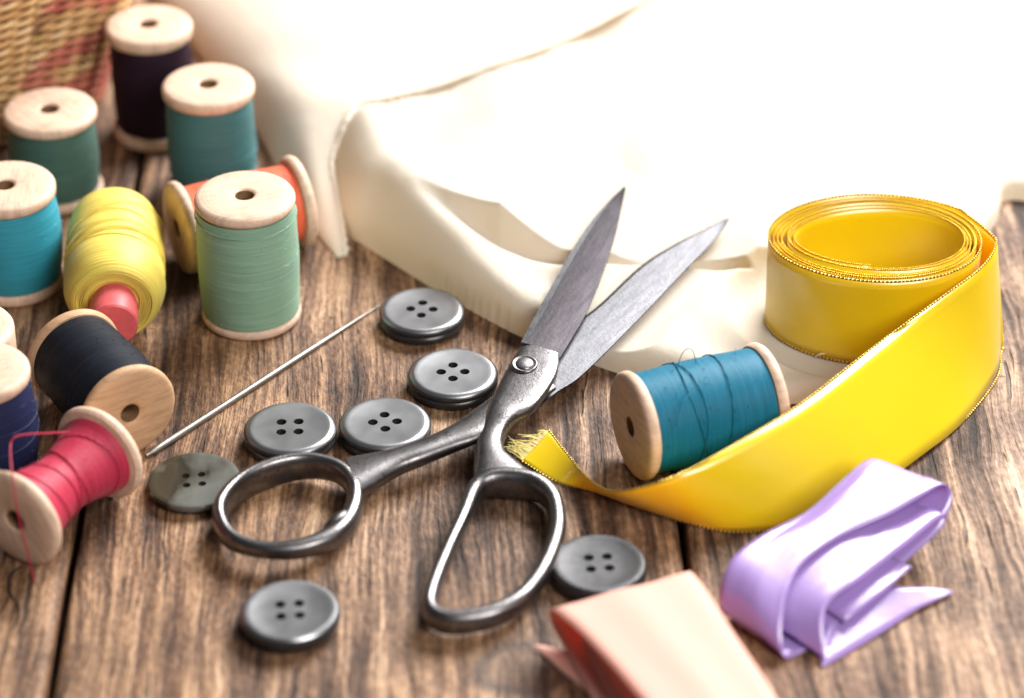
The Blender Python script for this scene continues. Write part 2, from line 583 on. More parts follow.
SP = {}
T = {
    'mint': mat_thread('mint_thread', (0.24, 0.395, 0.285)),
    'teal': mat_thread('teal_thread', (0.045, 0.155, 0.165)),
    'dkgreen': mat_thread('dark_green_thread', (0.050, 0.112, 0.088)),
    'plum': mat_thread('plum_black_thread', (0.020, 0.007, 0.017), .6, .052, .14),
    'turq': mat_thread('turquoise_thread', (0.028, 0.28, 0.385)),
    'navy': mat_thread('navy_thread', (0.016, 0.020, 0.065), .55, .052, .2),
    'black': mat_thread('blue_black_thread', (0.007, 0.010, 0.017), .6, .052, .14),
    'red': mat_thread('crimson_thread', (0.43, 0.024, 0.060), 0.5),
    'coral': mat_thread('coral_thread', (0.80, 0.13, 0.06), 0.5),
    'blue': mat_thread('bright_blue_thread', (0.003, 0.135, 0.225), 0.5, .052, .2),
    'yellow': mat_thread('yellow_thread', (0.74, 0.585, 0.11), 0.5, 0.10),
}

# standing ones: foot centre, top centre, radius
for key, foot, topc, R, rf, lab, kw in [
    ('mint', (252, 316), (242, 194), 1.41, barrel(1.38, 1.43), 'upright wooden spool of mint green thread, standing clear in front of the coral spool', dict(seed=3, fl=0.36, wraps=(0.93,), tilt=.05)),
    ('teal', (215, 188), (211, 83), 1.39, lambda u: 1.28 + 0.05 * math.sin(u * 3), 'upright spool of teal thread beside the white cloth, in front of the plum spool', dict(seed=4, fl=0.42, wraps=(0.15, 0.3, 0.42), tilt=.12)),
    ('dkgreen', (58, 194), (51, 108), 1.41, barrel(1.28, 1.36), 'upright spool of dark green thread standing closest to the basket', dict(seed=5, fl=0.38)),
    ('plum', (157, 133), (154, 23), 1.36, barrel(1.22, 1.27), 'tall upright spool of plum black thread, farthest back beside the basket', dict(seed=6, fl=0.46)),
    ('turq', (16, 283), (9, 184), 1.44, barrel(1.36, 1.48), 'upright spool of bright turquoise thread to the left of the yellow cone', dict(seed=7, fl=0.40)),
    ('navy', (-9, 472), (-17, 368), 1.33, barrel(1.26, 1.36), 'upright spool of navy thread cut off by the left edge behind the crimson spool', dict(seed=8, fl=0.42, wraps=(.5, .7))),
]:
    L = top_height(*foot, *topc)
    SP[key] = stand(spool(lab, T[key], L, R, rf, **kw), *foot, rz=random.uniform(0, 6))
L = top_height(-29, 400, -28, 326)
SP['bare'] = stand(spool('bare wooden spool without thread, peeking in between navy and turquoise spools', None, L, 1.40, None, thread=False, fl=L * 0.48, seed=9), -29, 400)

# lying ones: two end centres
def laid(key, pa, pb, R, rf, lab, **kw):
    a = at(*pa, R + 0.01); b = at(*pb, R + 0.01)
    s = spool(lab, T[key], (b - a).length, R, rf, **kw)
    SP[key] = lay(s, a, b, spin=kw.get('seed', 0))
    return a, b


laid('black', (71, 351), (131, 414), 1.36, barrel(1.26, 1.31), 'blue black thread spool lying with its tan bored end towards the needle', seed=11, fl=0.36, wood=WOOD_TAN)
ra, rb = laid('red', (14, 521), (104, 449), 1.34, lambda u: 0.80 + 0.30 * abs(2 * u - 1) ** 1.5, 'crimson thread spool lying half unwound with a strand hanging off', seed=12, fl=0.34, wraps=(.2, .35, .5, .62, .8), tilt=.3)
laid('coral', (176, 229), (303, 200), 1.38, barrel(1.14, 1.18), 'spool of coral red thread lying on its side behind the mint spool', seed=13, fl=0.36)
ba, bb = laid('blue', (629, 427), (769, 395), 1.46, barrel(1.34, 1.38), 'spool of bright blue thread lying between scissors and yellow ribbon', seed=14, fl=0.36, wraps=(.3, .42, .6), tilt=.35)


def yellow_cone():
    R = 1.42
    a = at(115, 222, R + .01); b = at(114, 306, R + .01)
    L = (b - a).length
    root = thing('thread_cone', 'yellow thread wound on a pink core, lying on its side among the spools', 'thread cone')
    prof = [(0.46, 0.0), (1.05, 0.02), (1.25, 0.15), (1.33, 0.5), (1.36, 1.2), (1.36, L * .5), (1.34, L * .56), (1.37, L * .58), (1.42, L * .66), (1.42, L * .78), (1.36, L * .87), (1.26, L * .94), (1.12, L * .985),
            (1.0, L * 0.975), (0.85, L * .965), (0.7, L * .955), (0.46, L * .95)]
    P = cr(prof, 6)
    v, f = lathe([tuple(p) for p in P], 72)
    v2 = []
    for p in v:
        p = Vector(p); r = math.hypot(p.x, p.y)
        k = 1 + 0.022 * noise.noise(Vector((p.x, p.y, p.z * 2.5))) * (r > .6)
        v2.append((p.x * k, p.y * k, p.z))
    th = mk('thread', v2, f, T['yellow'], root, sharp=70)
    rf = lambda u: 1.37
    parts = [wraps_vf([L * .50, L * .55, L * .58, L * .62], lambda u: 1.385, 0, L, 5, .16, .022), wraps_vf([L * .25, L * .4], lambda u: 1.375, 0, L, 6, .5, .018)]
    rings = []
    for i, rr in enumerate((0.74, 0.78, 0.83, 0.87, 0.92, 0.97, 1.01, 1.06)):
        rings.append(tube([(rr * math.cos(t) * (1 + .02 * math.sin(3 * t + i)), rr * math.sin(t), L * (0.962 + 0.02 * (rr - .7) / .3) + 0.02) for t in np.linspace(0, 6.28, 50, endpoint=False)], 0.02, 6, closed=True))
    v, f = join(*parts, *rings); mk('loose_wrap', v, f, T['yellow'], th)
    pink = mat_plain('pink_core', (0.66, 0.11, 0.12), 0.45, nz=.12)
    v, f = lathe([(0.0, L + 0.97), (0.62, L + 1.0), (0.67, L + .95), (0.68, L + .15), (0.60, L * .93), (0.50, .05), (0.0, .05)], 48)
    mk('core', v, f, pink, root)
    lay(root, a, b)
    # the white knot at the side
    return root


yellow_cone()
sc_p = [at(*q) for q in [(22, 566, .05), (12, 574, .05), (9, 586, .06), (13, 598, .05), (19, 606, .05), (18, 618, .04), (14, 628, .04)]]
v, f = tube([Vector(p) for p in cr(sc_p, 8)], 0.02, 6)
tag(mk('thread_scrap', v, f, T['black'], None, sc_p[0]), 'thin dark thread scrap curling on the wood in front of the crimson spool', 'thread scrap')

# strand hanging from the crimson spool
rs = SP['red']
pth = [at(70, 432, 2.2), at(50, 433, 2.55), at(30, 434, 2.75), at(15, 437, 2.8), at(10.5, 446, 2.7), at(11.5, 470, 2.95), at(15, 495, 2.45), at(20, 522, 1.75), at(27, 550, 0.95), at(32, 571, 0.25), at(35, 582, 0.04)]
pth = [Vector(p) for p in cr(pth, 8)]
v, f = tube(pth, 0.024, 6)
bpy.context.view_layer.update()
inv = rs.matrix_world.inverted()
o = mk('loose_strand', [(inv @ (Vector(p) * SC)) / SC for p in v], f, T['red'], rs)
# small loop of thread on the blue spool
bs = SP['blue']
c0 = at(690, 356, 2.95)
lp = [at(678, 365, 2.75), at(682, 354, 3.0), at(687, 349, 3.15), at(692, 350, 3.15), at(695, 358, 2.95), at(697, 372, 2.6), at(690, 392, 2.75), at(680, 408, 2.6), at(676, 428, 2.15)]
lp = [Vector(p) for p in cr(lp, 8)]
inv = bs.matrix_world.inverted()
v, f = tube(lp, 0.011, 6)
mk('loose_strand', [(inv @ (Vector(p) * SC)) / SC for p in v], f, T['blue'], bs)


# ------------------------------------------------------------------ buttons
def button_mats():
    t = NT('pewter_grey_button')
    a = t.n('ShaderNodeTexCoord')
    n1 = t.noise(t.coords(scale=(1.2, 1.2, 1.2)), 1.0, 3)
    base = t.ramp(n1, [(0.3, (0.28, 0.28, 0.292)), (0.7, (0.33, 0.33, 0.345))])
    t.set(Base_Color=base, Metallic=0.92, Roughness=t.ramp(n1, [(0.3, 0.30), (0.7, 0.35)]), Coat_Weight=0.1, Coat_Roughness=0.3)
    u = NT('smoky_shell_button')
    sx = u.n('ShaderNodeSeparateXYZ'); u.l(u.coords(rot=(0, 0, 0.5)), sx.inputs[0])
    n1 = u.math('ADD', u.math('MULTIPLY', sx.outputs[0], 0.22), u.math('MULTIPLY', u.noise(u.coords(scale=(0.9, 0.6, 0.6)), 1.0, 3, 0.5), 1.2))
    n2 = u.noise(u.coords(scale=(5, 1.3, 3), rot=(0, 0, 0.6)), 1.0, 4)
    base = u.ramp(n1, [(0.44, (0.022, 0.019, 0.013)), (0.53, (0.085, 0.085, 0.075)), (0.75, (0.165, 0.172, 0.160))])
    base = u.mix(u.math('MULTIPLY', n2, 0.35), base, (0.10, 0.085, 0.05))
    u.set(Base_Color=base, Metallic=0.15, Roughness=0.22, Coat_Weight=0.4, Coat_Roughness=0.1)
    return t.m, u.m


BM, SM = button_mats()
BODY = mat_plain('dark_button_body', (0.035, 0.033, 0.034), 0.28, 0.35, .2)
HOLEDARK = mat_plain('hole_shade_colour', (0.012, 0.011, 0.011), 0.8)  # near-black colour stands in for the shade inside a hole


def button_vf(prof, r_in, hole_d, hole_r, z_face, z_bot, dish=0.0):
    """Turned body (prof from the face rim down to the bottom centre) and a face with four real holes."""
    bm = bmesh.new(); seg = 64
    loops = []
    prevring = None; dark = []
    for r, z in prof:
        ring = [bm.verts.new((r * math.cos(2 * math.pi * k / seg), r * math.sin(2 * math.pi * k / seg), z)) for k in range(seg)]
        if prevring:
            for k in range(seg):
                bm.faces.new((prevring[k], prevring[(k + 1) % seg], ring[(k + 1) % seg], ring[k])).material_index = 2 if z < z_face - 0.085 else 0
        else:
            first = ring
        prevring = ring
    last = prevring
    for (outer, z) in ((first, z_face), (last, z_bot)):
        edges = [bm.edges.get((outer[k], outer[(k + 1) % seg])) for k in range(seg)]
        hl = []
        for q in range(4):
            cx = hole_d * math.cos(math.pi / 4 + q * math.pi / 2); cy = hole_d * math.sin(math.pi / 4 + q * math.pi / 2)
            hv = [bm.verts.new((cx + hole_r * math.cos(2 * math.pi * k / 20), cy + hole_r * math.sin(2 * math.pi * k / 20), z)) for k in range(20)]
            he = [bm.edges.new((hv[k], hv[(k + 1) % 20])) for k in range(20)]
            edges += he; hl.append(hv)
        bmesh.ops.triangle_fill(bm, use_beauty=True, use_dissolve=False, edges=edges)
        loops.append(hl)
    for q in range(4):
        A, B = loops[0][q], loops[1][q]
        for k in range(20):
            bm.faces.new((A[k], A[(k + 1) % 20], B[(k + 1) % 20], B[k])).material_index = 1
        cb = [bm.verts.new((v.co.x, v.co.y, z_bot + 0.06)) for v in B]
        bm.faces.new(cb).material_index = 1  # added disc shuts the hole, its dark colour painted for deep shade
    bm.verts.index_update()
    V = [v.co.copy() for v in bm.verts]; F = [[v.index for v in f.verts] for f in bm.faces]
    MI = [f.material_index for f in bm.faces]
    bm.free()
    return V, (F, MI)


PROF_A = [(0.96, .52), (1.05, .53), (1.11, .525), (1.165, .50), (1.20, .46), (1.235, .43), (1.24, .38), (1.225, .34), (1.19, .315), (1.185, .29), (1.215, .265), (1.235, .22), (1.22, .12), (1.15, .04), (1.0, .0), (.8, 0.0)]
PROF_B = [(0.90, .30), (1.02, .31), (1.12, .325), (1.19, .31), (1.225, .26), (1.22, .16), (1.12, .06), (0.95, 0.0), (.8, .0)]
PROF_C = [(0.96, .50), (1.06, .52), (1.14, .51), (1.20, .46), (1.235, .38), (1.22, .20), (1.15, .08), (1.0, 0.0), (.8, .0)]
va, fa = button_vf(PROF_A, .96, 0.325, 0.135, .52, 0.0)
vb, fb = button_vf(PROF_B, .90, 0.29, 0.105, .30, 0.0)
vc, fc = button_vf(PROF_C, .96, 0.325, 0.13, .50, 0.0)


def button(px, py, spin, label, v=va, f=fa, m=BM, s=1.0, ztop=0.52):
    p = at(px, py, ztop); p = Vector((p.x, p.y, 0.01))
    o = mk('sewing_button', [Vector(q) * s for q in v], f[0], m, None, sharp=32)
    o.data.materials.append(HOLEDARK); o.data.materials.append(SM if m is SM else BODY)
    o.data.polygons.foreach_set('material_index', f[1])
    o.location = p * SC; o.rotation_euler.z = spin
    tag(o, label, 'button', 'sewing buttons')
    return o


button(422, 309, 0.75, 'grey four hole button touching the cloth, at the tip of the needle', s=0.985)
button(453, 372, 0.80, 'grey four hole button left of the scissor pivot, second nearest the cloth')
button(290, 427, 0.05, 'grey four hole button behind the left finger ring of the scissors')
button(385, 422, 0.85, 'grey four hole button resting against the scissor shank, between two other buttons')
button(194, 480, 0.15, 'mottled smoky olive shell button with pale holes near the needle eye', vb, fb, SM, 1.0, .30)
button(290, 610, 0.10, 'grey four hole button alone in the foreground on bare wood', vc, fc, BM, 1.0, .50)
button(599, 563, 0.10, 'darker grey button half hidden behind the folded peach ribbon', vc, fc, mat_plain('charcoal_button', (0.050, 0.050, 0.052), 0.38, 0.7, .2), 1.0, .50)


# ------------------------------------------------------------------ needle
def needle():
    a = at(146, 456, 0.10); b = at(380, 305, 0.06)
    n = 60
    path = [a.lerp(b, i / n) for i in range(n + 1)]
    rad = []
    for i in range(n + 1):
        u = i / n
        r = 0.098 if u < 0.12 else 0.098 - 0.03 * (u - .12)
        if u > 0.7: r *= 1 - 0.8 * ((u - .7) / .3) ** 1.3
        if u < 0.03: r *= 0.6
        rad.append(r)
    V, F = tube(path, rad, 12)
    steel = mat_steel('bright_needle_steel', (0.27, 0.255, 0.235), (0.36, 0.345, 0.32), .45, .52, 0.1)
    root = thing('sewing_needle', 'long steel sewing needle lying from the spools to a grey button', 'needle', a)
    mk('shaft', V, F, steel, root, a)
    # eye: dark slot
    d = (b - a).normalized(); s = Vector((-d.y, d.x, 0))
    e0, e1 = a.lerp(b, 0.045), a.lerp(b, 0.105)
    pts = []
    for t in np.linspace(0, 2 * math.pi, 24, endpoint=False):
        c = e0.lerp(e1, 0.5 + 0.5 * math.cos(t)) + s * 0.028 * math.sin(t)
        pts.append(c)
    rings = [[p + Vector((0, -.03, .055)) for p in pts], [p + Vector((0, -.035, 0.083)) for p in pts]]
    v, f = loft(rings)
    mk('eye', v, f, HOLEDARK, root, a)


needle()

# ------------------------------------------------------------------ scissors
def zA(x, y): return 1.15 + 0.10 * (y + 1.0)
def zB(x, y): return zA(x, y) - 0.24


def sec_super(L, R, h, n=24, e=3.0, zoff=0.0):
    """Rounded section between two side points, height h."""
    c = (L + R) * 0.5; a = (R - L) * 0.5
    out = []
    for k in range(n):
        t = 2 * math.pi * k / n
        ct, st = math.cos(t), math.sin(t)
        x = math.copysign(abs(ct) ** (2 / e), ct); z = math.copysign(abs(st) ** (2 / e), st)
        out.append(c + a * x + Vector((0, 0, 1)) * (z * h / 2 + zoff))
    return out


def ring_vf(mid, ztops, zh, th, fn):
    """Finger ring: a rounded band, its top rim following mid (photo spots)."""
    P = [at(px, py, zt) for (px, py), zt in zip(mid, ztops)]
    pts = cr([(*p, h, t) for p, h, t in zip(P, zh, th)], 8, closed=True)
    n = len(pts); rings = []
    for i in range(n):
        p = Vector(pts[i][:3]); h, t = pts[i][3], pts[i][4]
        tg = Vector((pts[(i + 1) % n] - pts[i - 1])[:3]); tg.z = 0; tg.normalize()
        s = Vector((tg.y, -tg.x, 0))
        r = []
        for k in range(16):
            a = 2 * math.pi * k / 16
            ca, sa = math.cos(a), math.sin(a)
            r.append(p + s * (t / 2) * math.copysign(abs(ca) ** 0.8, ca) + Vector((0, 0, 1)) * (h / 2 * math.copysign(abs(sa) ** 0.75, sa) - h / 2))
        rings.append(r)
    return loft(rings, closed_u=True)


def scissors():
    base = at(500, 420, 0.0)
    root = thing('scissors', 'old open steel tailor scissors lying with blades over the cream cloth', 'scissors', base)
    dark = mat_steel('shaded_blade_steel', (0.026, 0.023, 0.027), (0.034, 0.031, 0.036), .42, .52, .5, (9, 1.1, 9), -0.42)  # darker than the other blade: dim reflection at its angle is painted in
    mid = mat_steel('worn_blade_steel', (0.095, 0.095, 0.104), (0.115, 0.115, 0.126), .42, .52, .4, (9, 1.1, 9), -0.62)
    hnd = mat_steel('worn_handle_steel', (0.12, 0.112, 0.117), (0.26, 0.25, 0.252), .24, .42, .65, (1.6, 1.6, 1.6))
    brt = mat_steel('polished_edge_steel', (0.16, 0.16, 0.17), (0.25, 0.25, 0.265), .3, .45, .3)
    up = Vector((0, 0, 1))

    def blade(st, fn, m, h, ridge, name='blade', lift=0.0):
        S = cr([(*on(lx, ly, fn), *on(rx, ry, fn)) for (lx, ly), (rx, ry) in st], 6)
        rings = []
        n = len(S)
        for i, s in enumerate(S):
            L = Vector(s[:3]); R = Vector(s[3:]); u = i / (n - 1)
            k = h * (1 - 0.96 * u)
            rings.append([L - up * (.02 + .05 * (1 - u)), L + up * k * .25, L.lerp(R, ridge) + up * k, L.lerp(R, ridge + .02) + up * k, L.lerp(R, .7) + up * k * .72, R + up * 0.02, R - up * 0.02, L.lerp(R, .5) - up * .05])
        v, f = loft(rings)
        return mk(name, v, f, m, root, base, sharp=22)

    # upper half: left blade, right finger ring
    bl = blade([((521, 347), (560, 358)), ((535, 320), (571, 340)), ((553, 287), (587, 312)), ((572, 253), (602, 276)), ((592, 223), (614, 240)), ((609, 203), (621, 211)), ((625, 186.5), (626, 187.5))], zA, dark, .17, .13)
    # polished spine bevel
    S = cr([(*on(x, y, zA),) for x, y in [(521, 347), (535, 320), (553, 287), (572, 253), (592, 223), (609, 203), (624, 187.5)]], 6)
    S2 = cr([(*on(x, y, zA),) for x, y in [(527, 349), (541, 322), (558, 290), (576.5, 256.5), (595.5, 225.5), (611, 204), (624.6, 187.6)]], 6)
    rings = []
    for i, (p, q) in enumerate(zip(S, S2)):
        u = i / (len(S) - 1); k = .17 * (1 - .75 * u)
        p, q = Vector(p), Vector(q)
        rings.append([p + up * (k * .2), p + up * (k * .86 + .012), q + up * (k + .014), q + up * (k - .05)])
    v, f = loft(rings); mk('spine_bevel', v, f, brt, bl, base)
    st = [((522, 346), (559, 358), .24), ((512, 362), (558, 374), .34), ((503, 378), (550, 391), .36), ((494, 396), (534, 412), .42), ((487, 412), (514, 424), .50), ((480, 430), (504, 437), .62), ((475, 448), (506, 452), .70), ((474, 460), (514, 459), .66), ((473.5, 468), (524, 466), .50), ((474, 476), (537, 475), .26)]
    tp = [None, None, None, None, None, .97, .935, .92, .90, .875]

    def stations(st, tp, fn, e):
        rows = []
        for (a, b, h), zt in zip(st, tp):
            if zt is None:
                pa, pb = on(*a, fn), on(*b, fn); zt = (pa.z + pb.z) / 2 + .07 + h * .4
            else:
                pa, pb = at(*a, zt - h * .3), at(*b, zt - h * .3)
            rows.append((pa.x, pa.y, pb.x, pb.y, zt, h))
        S = cr(rows, 6)
        return [sec_super(Vector((q[0], q[1], q[4] - q[5] / 2)), Vector((q[2], q[3], q[4] - q[5] / 2)), q[5], 24, e(i / (len(S) - 1))) for i, q in enumerate(S)]
    rings = stations(st, tp, zA, lambda u: 3.6 - 1.1 * u)
    body = loft(rings)
    midA = [(474, 483), (463, 510), (447, 545), (433, 580), (430, 601), (445, 611), (474, 610), (500, 603), (525, 587), (545, 559), (557, 525), (556, 500), (548, 484), (532, 473), (510, 469), (489, 471)]
    tops = [.82, .80, .78, .76, .76, .76, .76, .76, .76, .77, .80, .83, .86, .90, .92, .90]
    hz = [.62, .52, .52, .58, .64, .66, .64, .60, .56, .54, .56, .62, .7, .85, .9, .8]
    th = [.44, .38, .35, .36, .40, .46, .48, .46, .43, .42, .43, .46, .50, .52, .54, .50]
    v, f = join(body, ring_vf(midA, tops, hz, th, zA))
    mk('handle', v, f, hnd, root, base, sharp=50)

    # lower half: right blade, left finger ring
    bl2 = blade([((506, 378), (528, 416)), ((532, 353), (556, 393)), ((556, 335), (580, 377)), ((595, 309), (620, 338)), ((640, 267), (655, 302)), ((674, 245), (686, 269)), ((700, 232), (708, 247)), ((715, 224), (720.5, 233)), ((729, 216.5), (729.8, 217.8))], zB, mid, .13, .10)
    st = [((528, 358), (556, 388), .20), ((500, 389), (520, 412), .26), ((474, 409), (482, 436), .38), ((450, 426), (454, 447), .46), ((420, 440), (426, 458), .5), ((392, 449), (401, 468), .55), ((366, 454), (377, 482), .60), ((345, 457), (357, 494), .62)]
    body = loft(stations(st, [1.02, .99, .95, .92, .90, .88, .87, .86], zB, lambda u: 3.0 - .5 * u))
    midB = [(219, 500), (228, 528), (258, 542), (298, 541), (333, 527), (351, 505), (354, 480), (338, 461), (305, 453), (270, 459), (238, 475)]
    tops = [.90, .82, .78, .78, .78, .80, .84, .88, .92, .95, .94]
    hz = [.84, .60, .46, .50, .64, .70, .68, .7, .82, .90, .90]
    th = [.37, .36, .38, .46, .52, .50, .42, .38, .36, .36, .36]
    kp = at(340, 523, .52); ka = (at(354, 511, .52) - at(326, 530, .52)).normalized(); kb = Vector((-ka.y, ka.x, 0))
    kv, kf = lathe([(math.sin(math.pi * q / 12), -math.cos(math.pi * q / 12)) for q in range(13)], 24)
    knob = ([kp + ka * (q[0] * .58) + kb * (q[1] * .27) + up * (q[2] * .29) for q in kv], kf)
    v, f = join(body, ring_vf(midB, tops, hz, th, zB), knob)
    mk('handle', v, f, hnd, root, base, sharp=50)

    # pivot screw with a turned rim
    c = on(524.5, 371, zA) + up * 0.235
    prof = [(0.0, .045), (.21, .045), (.235, .035), (.25, .01), (.275, .01), (.31, .03), (.34, .028), (.365, .0), (.375, -.06)]
    v, f = lathe(prof, 40)
    tilt = Matrix.Rotation(math.atan(0.10), 3, 'X')
    v = [tilt @ Vector(q) + c for q in v]
    mk('pivot_screw', v, f, hnd, root, base, sharp=50)


scissors()

# ------------------------------------------------------------------ yellow ribbon: roll and tail
YEL = mat_satin('yellow_satin', (0.95, 0.77, 0.008), spec=0.9, transl=0.34, rough=0.25, tc=(1.0, 0.58, 0.0))


def edging_mat(name, a, b, pitch=0.11):
    t = NT(name)
    w = t.n('ShaderNodeTexWave', wave_type='BANDS', bands_direction='X'); w.inputs['Scale'].default_value = 0.314 / pitch; w.inputs['Distortion'].default_value = 1.6; w.inputs['Detail Scale'].default_value = 3.0
    t.l(t.coords(kind='UV'), w.inputs[0])
    t.set(Base_Color=t.ramp(w.outputs['Fac'], [(0.25, a), (0.6, b)]), Metallic=0.6, Roughness=0.3)
    t.bump(w.outputs['Fac'], 0.8, 0.04)
    return t.m


GOLD = edging_mat('gold_edging', (0.16, 0.09, 0.01), (0.85, 0.58, 0.10))

ROLL_Z = 0.32
RW = 2.75
roll_c = at(876, 238, ROLL_Z + RW); roll_c = Vector((roll_c.x, roll_c.y, 0))


def sheet(top, bot, nacross=8, bulge=None):
    """Ruled strip between two equally long 3D point lists; UV in cm."""
    V, F, UV = [], [], []
    u = 0
    n = len(top)
    for i in range(n):
        a, b = Vector(top[i]), Vector(bot[i])
        if i: u += ((a + b) / 2 - (Vector(top[i - 1]) + Vector(bot[i - 1])) / 2).length
        for k in range(nacross + 1):
            t = k / nacross
            p = a.lerp(b, t)
            if bulge: p = p + bulge(i / (n - 1), t)
            V.append(p); UV.append((u, t * (a - b).length))
    m = nacross + 1
    for i in range(n - 1):
        for k in range(nacross):
            F.append((i * m + k, i * m + k + 1, (i + 1) * m + k + 1, (i + 1) * m + k))
    return V, F, UV


def edge_tube(path, r, parent, origin, mat=None):
    V, F = tube(path, r, 6)
    u = 0; UV = []
    for i, p in enumerate(path):
        if i: u += (Vector(p) - Vector(path[i - 1])).length
        UV += [(u, 0)] * 6
    return mk('edging', V, F, mat or GOLD, parent, origin, uv=UV)


def yellow_ribbon():
    root = thing('satin_ribbon', 'shiny yellow satin ribbon, coiled roll with a long tail and frayed end', 'ribbon', roll_c)
    top, bot = [], []
    turns = 6.62
    N = int(turns * 60)
    # from the inside outwards, clockwise seen from above, ending at the far right
    a_end = math.radians(38)
    for i in range(N + 1):
        u = i / N
        th = a_end + (turns * 2 * math.pi) * (1 - u)
        q = u + 0.05 * math.sin(th * 1.0 + 1.0 + 4 * u) * math.sin(math.pi * u) + 0.06 * math.sin(2 * math.pi * 2.3 * u) * math.sin(math.pi * u) + 0.02 * math.sin(2 * th + 9 * u)
        rx = 2.30 + 0.70 * q; ry = 1.50 + 0.92 * q
        if u > 0.93: rx += 0.35 * ((u - .93) / .07) ** 2 * max(0, math.cos(th))
        x = rx * math.cos(th) + 0.05 * (1 - u); y = ry * math.sin(th) + 0.05 * math.sin(2 * th)
        lift = 0.07 * math.sin(u * 23) * (1 - u) + 0.05 * math.sin(u * turns * 6.28 * 1 + 2)
        top.append(roll_c + Vector((x * 1.0, y, ROLL_Z + RW + lift * .6)))
        bot.append(roll_c + Vector((x * 0.985, y * 0.985, ROLL_Z + lift * .2 + .05)))
    # the tail
    pairs = [((990, 233, 3.02), (999, 338, .30)), ((996, 245, 3.0), (1001, 354, .12)),
             ((981, 268, 2.92), (998, 375, .06)), ((945, 295, 2.75), (984, 397, .04)), ((905, 324, 2.55), (958, 426, .03)), ((866, 353, 2.35), (922, 453, .03)),
             ((800, 404, 2.15), (866, 492, .03)), ((740, 441, 2.10), (800, 523, .03)), ((682, 473, 1.95), (735, 532, .03)), ((642, 487, 1.5), (682, 521, .03)),
             ((612, 491, 1.05), (634, 506, .03)), ((590, 480, .75), (592, 491, .03)), ((572, 460, .5), (556, 481, .04)), ((549, 431, .42), (522, 461, .05))]
    P = cr([(*top[-1], *bot[-1])] + [(*at(*a), *at(*b)) for a, b in pairs], 14)
    top2 = [Vector(p[:3]) for p in P][1:]; bot2 = [Vector(p[3:]) for p in P][1:]
    T, B = top + top2, bot + bot2
    nroll = len(top) / len(T)

    def bulge(u, t):
        if u < nroll: return Vector((0, 0, 0))
        w = (u - nroll) / (1 - nroll)
        return Vector((0.25, -0.45, -0.25)) * (math.sin(math.pi * t) * math.sin(math.pi * min(1, w * 1.1)) * 0.12) + Vector((0.25, -0.6, 0.45)) * (0.24 * math.sin(13.5 * w + 0.6 * t + 1.2) * math.sin(math.pi * min(1, w * 1.05)) * 0.95)
    V, F, UV = sheet(T, B, 10, bulge)
    rb = mk('ribbon_band', V, F, YEL, root, roll_c, sharp=80, uv=UV)
    solidify(rb, 0.03)
    nin = len(top) - 58
    soft = edging_mat('soft_yellow_edging', (0.55, 0.30, 0.01), (0.85, 0.56, 0.03), .06)
    edge_tube(T[:nin + 1], 0.026, rb, roll_c, soft); edge_tube(B[:nin + 1], 0.026, rb, roll_c, soft)
    edge_tube(T[nin:], 0.029, rb, roll_c); edge_tube(B[nin:], 0.029, rb, roll_c)
    # frayed end
    fr = mat_plain('frayed_yellow_fibre', (0.85, 0.75, 0.30), .6, nz=.15)
    rnd = random.Random(4)
    parts = []
    e0, e1 = T[-1], B[-1]
    dirv = (T[-1] + B[-1] - T[-6] - B[-6]).normalized()
    for k in range(70):
        t = rnd.random()
        p = e0.lerp(e1, t)
        Lk = rnd.uniform(.25, .85) * (0.5 + 1.0 * t if t < .6 else 0.7 + .7 * (1 - t))
        d = (at(505, 446, .3) - p).normalized() * 0.75 + dirv * 0.25 + Vector((rnd.uniform(-.25, .25), rnd.uniform(-.25, .25), rnd.uniform(-.1, .25)))
        mid = p + d * Lk * .5 + Vector((0, 0, rnd.uniform(0, .08)))
        parts.append(tube([p, mid, p + d * Lk + Vector((0, 0, rnd.uniform(-.1, .05)))], [.022, .018, .008], 4))
    v, f = join(*parts); mk('frayed_end', v, f, fr, rb, roll_c)


yellow_ribbon()


